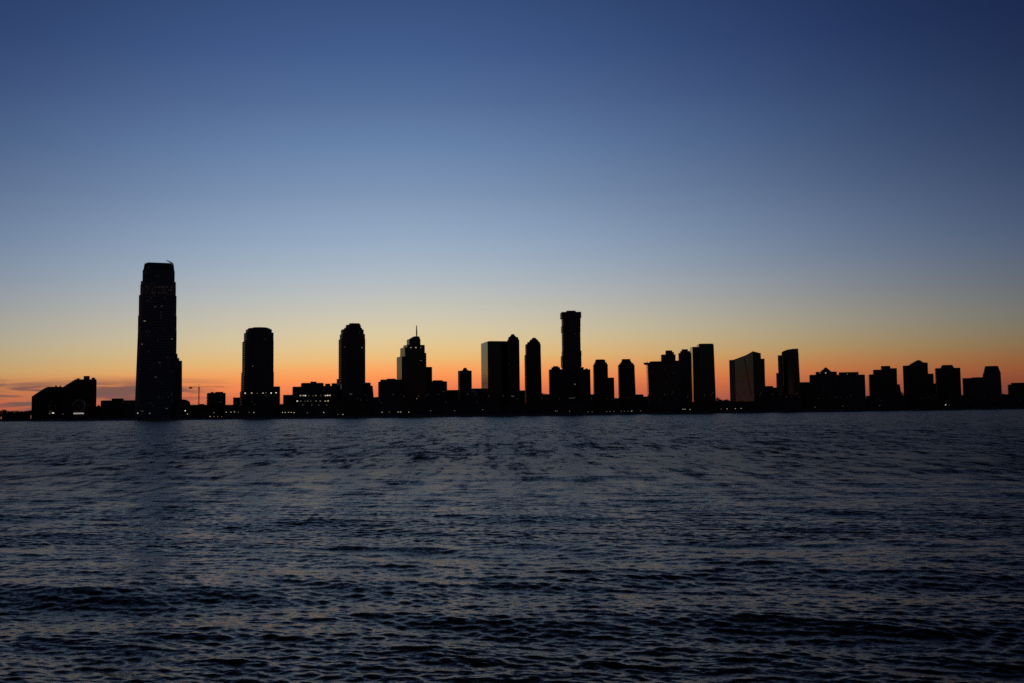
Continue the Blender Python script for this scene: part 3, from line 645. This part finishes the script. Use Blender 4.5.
# ------------------------------------------------------------------ river
def river():
    h = EYE
    rows = [2, 4, 6, 8, 10]
    px = h*F/11.5
    while px > 130: rows.append(h*F/px); px -= 0.5
    while px > 42: rows.append(h*F/px); px -= 0.2
    while px > 2.6: rows.append(h*F/px); px -= 0.06
    while px > 1.45: rows.append(h*F/px); px -= 0.15
    rows.append(3700.0)
    d = np.array(rows, dtype=np.float64)
    t = np.concatenate([np.linspace(-1.6, -.58, 130)[:-1], np.linspace(-.58, .58, 1180), np.linspace(.58, 1.6, 130)[1:]])
    Y = np.repeat(d[:, None], len(t), 1); X = d[:, None]*t[None, :]
    gap = np.gradient(d)[:, None]
    Z = np.zeros_like(X); DX = np.zeros_like(X); DY = np.zeros_like(X)
    rng = np.random.default_rng(5)
    lam = np.exp(np.linspace(math.log(0.14), math.log(14), 150))
    for L in lam:
        k = 2*math.pi/L
        spread = 0.38 if L > 2.5 else 0.55
        th = math.radians(-100) + rng.normal(0, spread)           # wind sea running towards the viewer's bank
        g_ = lambda c, w: math.exp(-0.5*(math.log(L/c)/w)**2)
        peak = .36*g_(4.2, .6) + .95*g_(.28, .5) + .62*g_(.75, .75) + .2*g_(9, .35)
        a = SLOPE*peak/k*rng.uniform(.6, 1.4)
        w = np.clip((L/gap - 1.6)/2.4, 0, 1)
        if not w.any(): continue
        n = int((w[:, 0] > 0).sum()); nz = np.nonzero(w[:, 0])[0]; i0, i1 = nz[0], nz[-1] + 1
        ph = (k*(math.cos(th)*X[i0:i1] + math.sin(th)*Y[i0:i1]) + rng.uniform(0, 6.28)).astype(np.float32)
        s = np.sin(ph); c = np.cos(ph); ww = (a*w[i0:i1]).astype(np.float32)
        Z[i0:i1] += ww*c; DX[i0:i1] -= ww*s*math.cos(th)*.8; DY[i0:i1] -= ww*s*math.sin(th)*.8
    # slow gusts make some patches rougher than others
    g = 1 + .28*np.sin(X/23 + 1.3*np.sin(Y/41)) * np.sin(Y/31 + 1.7*np.sin(X/57 + 1))
    Z *= g; DX *= g; DY *= g
    V = np.stack([X + DX, Y + DY, Z], -1).reshape(-1, 3).astype(np.float32)
    nr, nc = X.shape
    I = np.arange(nr*nc, dtype=np.int32).reshape(nr, nc)
    Q = np.stack([I[:-1, :-1], I[:-1, 1:], I[1:, 1:], I[1:, :-1]], -1).reshape(-1, 4)
    me = bpy.data.meshes.new('water')
    me.vertices.add(len(V)); me.vertices.foreach_set('co', V.ravel())
    me.loops.add(Q.size); me.loops.foreach_set('vertex_index', Q.ravel())
    me.polygons.add(len(Q)); me.polygons.foreach_set('loop_start', np.arange(0, Q.size, 4, dtype=np.int32))
    me.polygons.foreach_set('use_smooth', np.ones(len(Q), dtype=bool))
    me.update(); me.validate()
    return me
SLOPE = 0.0215
m, nt, p = new_mat('river_water')
p.inputs['Base Color'].default_value = (0.055, 0.043, 0.022, 1)
p.inputs['IOR'].default_value = 1.185; p.inputs['Specular IOR Level'].default_value = 0.3; p.inputs['Specular Tint'].default_value = (1, .9, .7, 1)
geo = N(nt, 'ShaderNodeNewGeometry')
def ripples(scale, sy, amp, detail):
    mp = N(nt, 'ShaderNodeMapping'); mp.inputs['Scale'].default_value = (scale, scale*sy, scale)
    nt.links.new(geo.outputs['Position'], mp.inputs['Vector'])
    nz = N(nt, 'ShaderNodeTexNoise'); nz.inputs['Scale'].default_value = 1; nz.inputs['Detail'].default_value = detail; nz.inputs['Roughness'].default_value = .6
    nt.links.new(mp.outputs[0], nz.inputs['Vector'])
    s = N(nt, 'ShaderNodeVectorMath', operation='SUBTRACT'); nt.links.new(nz.outputs['Color'], s.inputs[0]); s.inputs[1].default_value = (.5, .5, .5)
    q = N(nt, 'ShaderNodeVectorMath', operation='MULTIPLY'); nt.links.new(s.outputs[0], q.inputs[0]); q.inputs[1].default_value = (amp*.8, amp*1.2, 0)
    return q.outputs[0]
sy_ = N(nt, 'ShaderNodeVectorMath', operation='LENGTH'); nt.links.new(geo.outputs['Position'], sy_.inputs[0])
rr = N(nt, 'ShaderNodeMapRange'); nt.links.new(sy_.outputs['Value'], rr.inputs[0])      # open water is rougher than the lee of the bank
for i, v in enumerate((12, 90, .16, .35)): rr.inputs[i+1].default_value = v
nt.links.new(rr.outputs[0], p.inputs['Roughness'])
a1 = ripples(7, 2.6, .62, 4); a2 = ripples(1.1, 2.0, .22, 4); a3 = ripples(.26, .8, .12, 4)
fm_ = N(nt, 'ShaderNodeMapRange'); fm_.interpolation_type = 'SMOOTHSTEP'; nt.links.new(sy_.outputs['Value'], fm_.inputs[0])
for i, v in enumerate((25, 110, 0, 1)): fm_.inputs[i+1].default_value = v
def faded(x):
    n_ = N(nt, 'ShaderNodeVectorMath', operation='SCALE'); nt.links.new(x, n_.inputs[0]); nt.links.new(fm_.outputs[0], n_.inputs['Scale']); return n_.outputs[0]
far_ = [faded(ripples(1.5, .3, .8, 4)), faded(ripples(.8, .12, .8, 4)), faded(ripples(.4, .12, .7, 4))]          # longer crests and gust streaks on the open river
ad = N(nt, 'ShaderNodeVectorMath', operation='ADD'); nt.links.new(a1, ad.inputs[0]); nt.links.new(a2, ad.inputs[1])
ad3 = N(nt, 'ShaderNodeVectorMath', operation='ADD'); nt.links.new(ad.outputs[0], ad3.inputs[0]); nt.links.new(a3, ad3.inputs[1])
for q_ in far_:
    ad4 = N(nt, 'ShaderNodeVectorMath', operation='ADD'); nt.links.new(ad3.outputs[0], ad4.inputs[0]); nt.links.new(q_, ad4.inputs[1]); ad3 = ad4
ad2 = N(nt, 'ShaderNodeVectorMath', operation='ADD'); nt.links.new(ad3.outputs[0], ad2.inputs[0]); nt.links.new(geo.outputs['Normal'], ad2.inputs[1])
nm = N(nt, 'ShaderNodeVectorMath', operation='NORMALIZE'); nt.links.new(ad2.outputs[0], nm.inputs[0])
nt.links.new(nm.outputs[0], p.inputs['Normal'])
w = link('water', river(), m); w['kind'] = 'structure'

# ------------------------------------------------------------------ dusk sky and sun
SUN_AZ, SUN_EL = R(-7.5), R(-3.5)
world = bpy.data.worlds.new('World'); S.world = world; world.use_nodes = True
nt = world.node_tree; bg = nt.nodes['Background']; bg.inputs[1].default_value = 0.1
sky = N(nt, 'ShaderNodeTexSky', sky_type='NISHITA'); sky.sun_disc = False; sky.sun_elevation = SUN_EL; sky.sun_rotation = SUN_AZ
tc = N(nt, 'ShaderNodeTexCoord'); sp = N(nt, 'ShaderNodeSeparateXYZ'); nt.links.new(tc.outputs['Generated'], sp.inputs[0])
el = math_n(nt, 'MULTIPLY', math_n(nt, 'ARCSINE', sp.outputs[2]), 180/math.pi)
az = math_n(nt, 'MULTIPLY', math_n(nt, 'ARCTAN2', sp.outputs[0], sp.outputs[1]), 180/math.pi)
lin = lambda c: tuple(((x/255)/12.92 if x/255 <= .04045 else ((x/255+.055)/1.055)**2.4) for x in c)
STOPS = [(0, (176,84,70)), (0.8, (208,108,80)), (1.35, (236,122,80)), (1.9, (251,142,84)), (2.3, (252,157,90)), (2.7, (247,171,103)), (3.2, (235,188,122)), (3.9, (225,197,146)), (4.7, (214,200,166)),
         (5.6, (202,196,178)), (6.7, (186,190,188)), (8.0, (168,181,194)), (9.6, (149,170,193)), (12.2, (125,148,180)), (14.8, (102,129,168)), (17.3, (82,108,152)), (19.8, (65,91,139)), (22.6, (53,78,124)), (26, (42,52,80)), (30, (33,38,52))]
rp = N(nt, 'ShaderNodeValToRGB'); cr_ = rp.color_ramp
while len(cr_.elements) < len(STOPS): cr_.elements.new(.5)
for e, (d_, c_) in zip(cr_.elements, STOPS): e.position = d_/30; e.color = (*lin(c_), 1)
left = math_n(nt, 'MULTIPLY', math_n(nt, 'MAXIMUM', math_n(nt, 'MINIMUM', math_n(nt, 'SUBTRACT', -6, az), 20), 0), .04)
nt.links.new(math_n(nt, 'DIVIDE', math_n(nt, 'ADD', el, left), 30), rp.inputs[0])
zen = N(nt, 'ShaderNodeMapRange'); zen.inputs[1].default_value = 28; zen.inputs[2].default_value = 75; zen.inputs[3].default_value = 1; zen.inputs[4].default_value = .28; nt.links.new(el, zen.inputs[0])
off0 = math_n(nt, 'ABSOLUTE', math_n(nt, 'SUBTRACT', az, -7.5))
wide = N(nt, 'ShaderNodeMapRange'); nt.links.new(el, wide.inputs[0])                     # the glow is widest at the horizon
for i, v in enumerate((2, 14, 1, 1.24)): wide.inputs[i+1].default_value = v
off = math_n(nt, 'MULTIPLY', off0, wide.outputs[0])
def fall(sig, floor):
    g = math_n(nt, 'POWER', math.e, math_n(nt, 'MULTIPLY', math_n(nt, 'POWER', math_n(nt, 'DIVIDE', off, sig), 2), -1))
    return math_n(nt, 'MULTIPLY_ADD', g, 1-floor, floor)
cf = N(nt, 'ShaderNodeCombineColor')
for i, (sg, fl) in enumerate(((29.5, .04), (30, .07), (32.5, .125))): nt.links.new(fall(sg, fl), cf.inputs[i])
def vm(op, a, b):
    n = N(nt, 'ShaderNodeVectorMath', operation=op)
    for i, x in enumerate((a, b)):
        if isinstance(x, tuple): n.inputs[i].default_value = x
        else: nt.links.new(x, n.inputs[i])
    return n.outputs[0]
col = vm('MULTIPLY', rp.outputs[0], cf.outputs[0])
# thin low cloud streaks, left of the glow
cv = N(nt, 'ShaderNodeCombineXYZ'); nt.links.new(math_n(nt, 'MULTIPLY', az, .16), cv.inputs[0]); nt.links.new(math_n(nt, 'MULTIPLY', el, 1.9), cv.inputs[1])
cn = N(nt, 'ShaderNodeTexNoise'); cn.inputs['Scale'].default_value = 1.3; cn.inputs['Detail'].default_value = 5; cn.inputs['Roughness'].default_value = .55; cn.inputs['Distortion'].default_value = .4
nt.links.new(cv.outputs[0], cn.inputs['Vector'])
def mr(x, a, b, c, d):
    n = N(nt, 'ShaderNodeMapRange'); n.interpolation_type = 'SMOOTHSTEP'
    for i, v in enumerate((a, b, c, d)): n.inputs[i+1].default_value = v
    nt.links.new(x, n.inputs[0]); return n.outputs[0]
where = math_n(nt, 'MULTIPLY', mr(az, -19, -14, 1, 0), mr(el, 1.5, 2.3, 1, 0))
amt = math_n(nt, 'MULTIPLY', where, mr(cn.outputs['Fac'], .40, .54, .25, 1))
cn2 = N(nt, 'ShaderNodeTexNoise'); cn2.inputs['Scale'].default_value = 1.9; cn2.inputs['Detail'].default_value = 3
nt.links.new(vm('ADD', cv.outputs[0], (7.3, 2.1, 0)), cn2.inputs['Vector'])
streak = mixc(nt, math_n(nt, 'MULTIPLY', mr(cn2.outputs['Fac'], .48, .66, 0, 1), mr(el, .5, 1.7, 1, .1)), lin((120,86,80)), lin((176,78,70)))
col = mixc(nt, amt, col, streak)
col = vm('MULTIPLY', col, zen.outputs[0]) if False else col
sc = N(nt, 'ShaderNodeVectorMath', operation='SCALE'); nt.links.new(col, sc.inputs[0]); nt.links.new(math_n(nt, 'MULTIPLY', zen.outputs[0], 10), sc.inputs['Scale'])
nt.links.new(vm('ADD', sc.outputs[0], vm('MULTIPLY', sky.outputs[0], (.4, .4, .4))), bg.inputs[0])

sun = bpy.data.lights.new('sun', 'SUN'); so = bpy.data.objects.new('sun', sun); COL.objects.link(so)
sun.energy = 2.0; sun.angle = R(.5); sun.color = (1, .62, .35)      # already set: below the horizon behind the skyline
so.rotation_euler = (R(90) - SUN_EL, 0, math.pi - SUN_AZ); so.location = (0, 0, 300)

S.render.engine = 'CYCLES'
S.cycles.use_denoising = False
S.view_settings.view_transform = 'Standard'; S.view_settings.look = 'None'; S.view_settings.exposure = 0; S.view_settings.gamma = 1
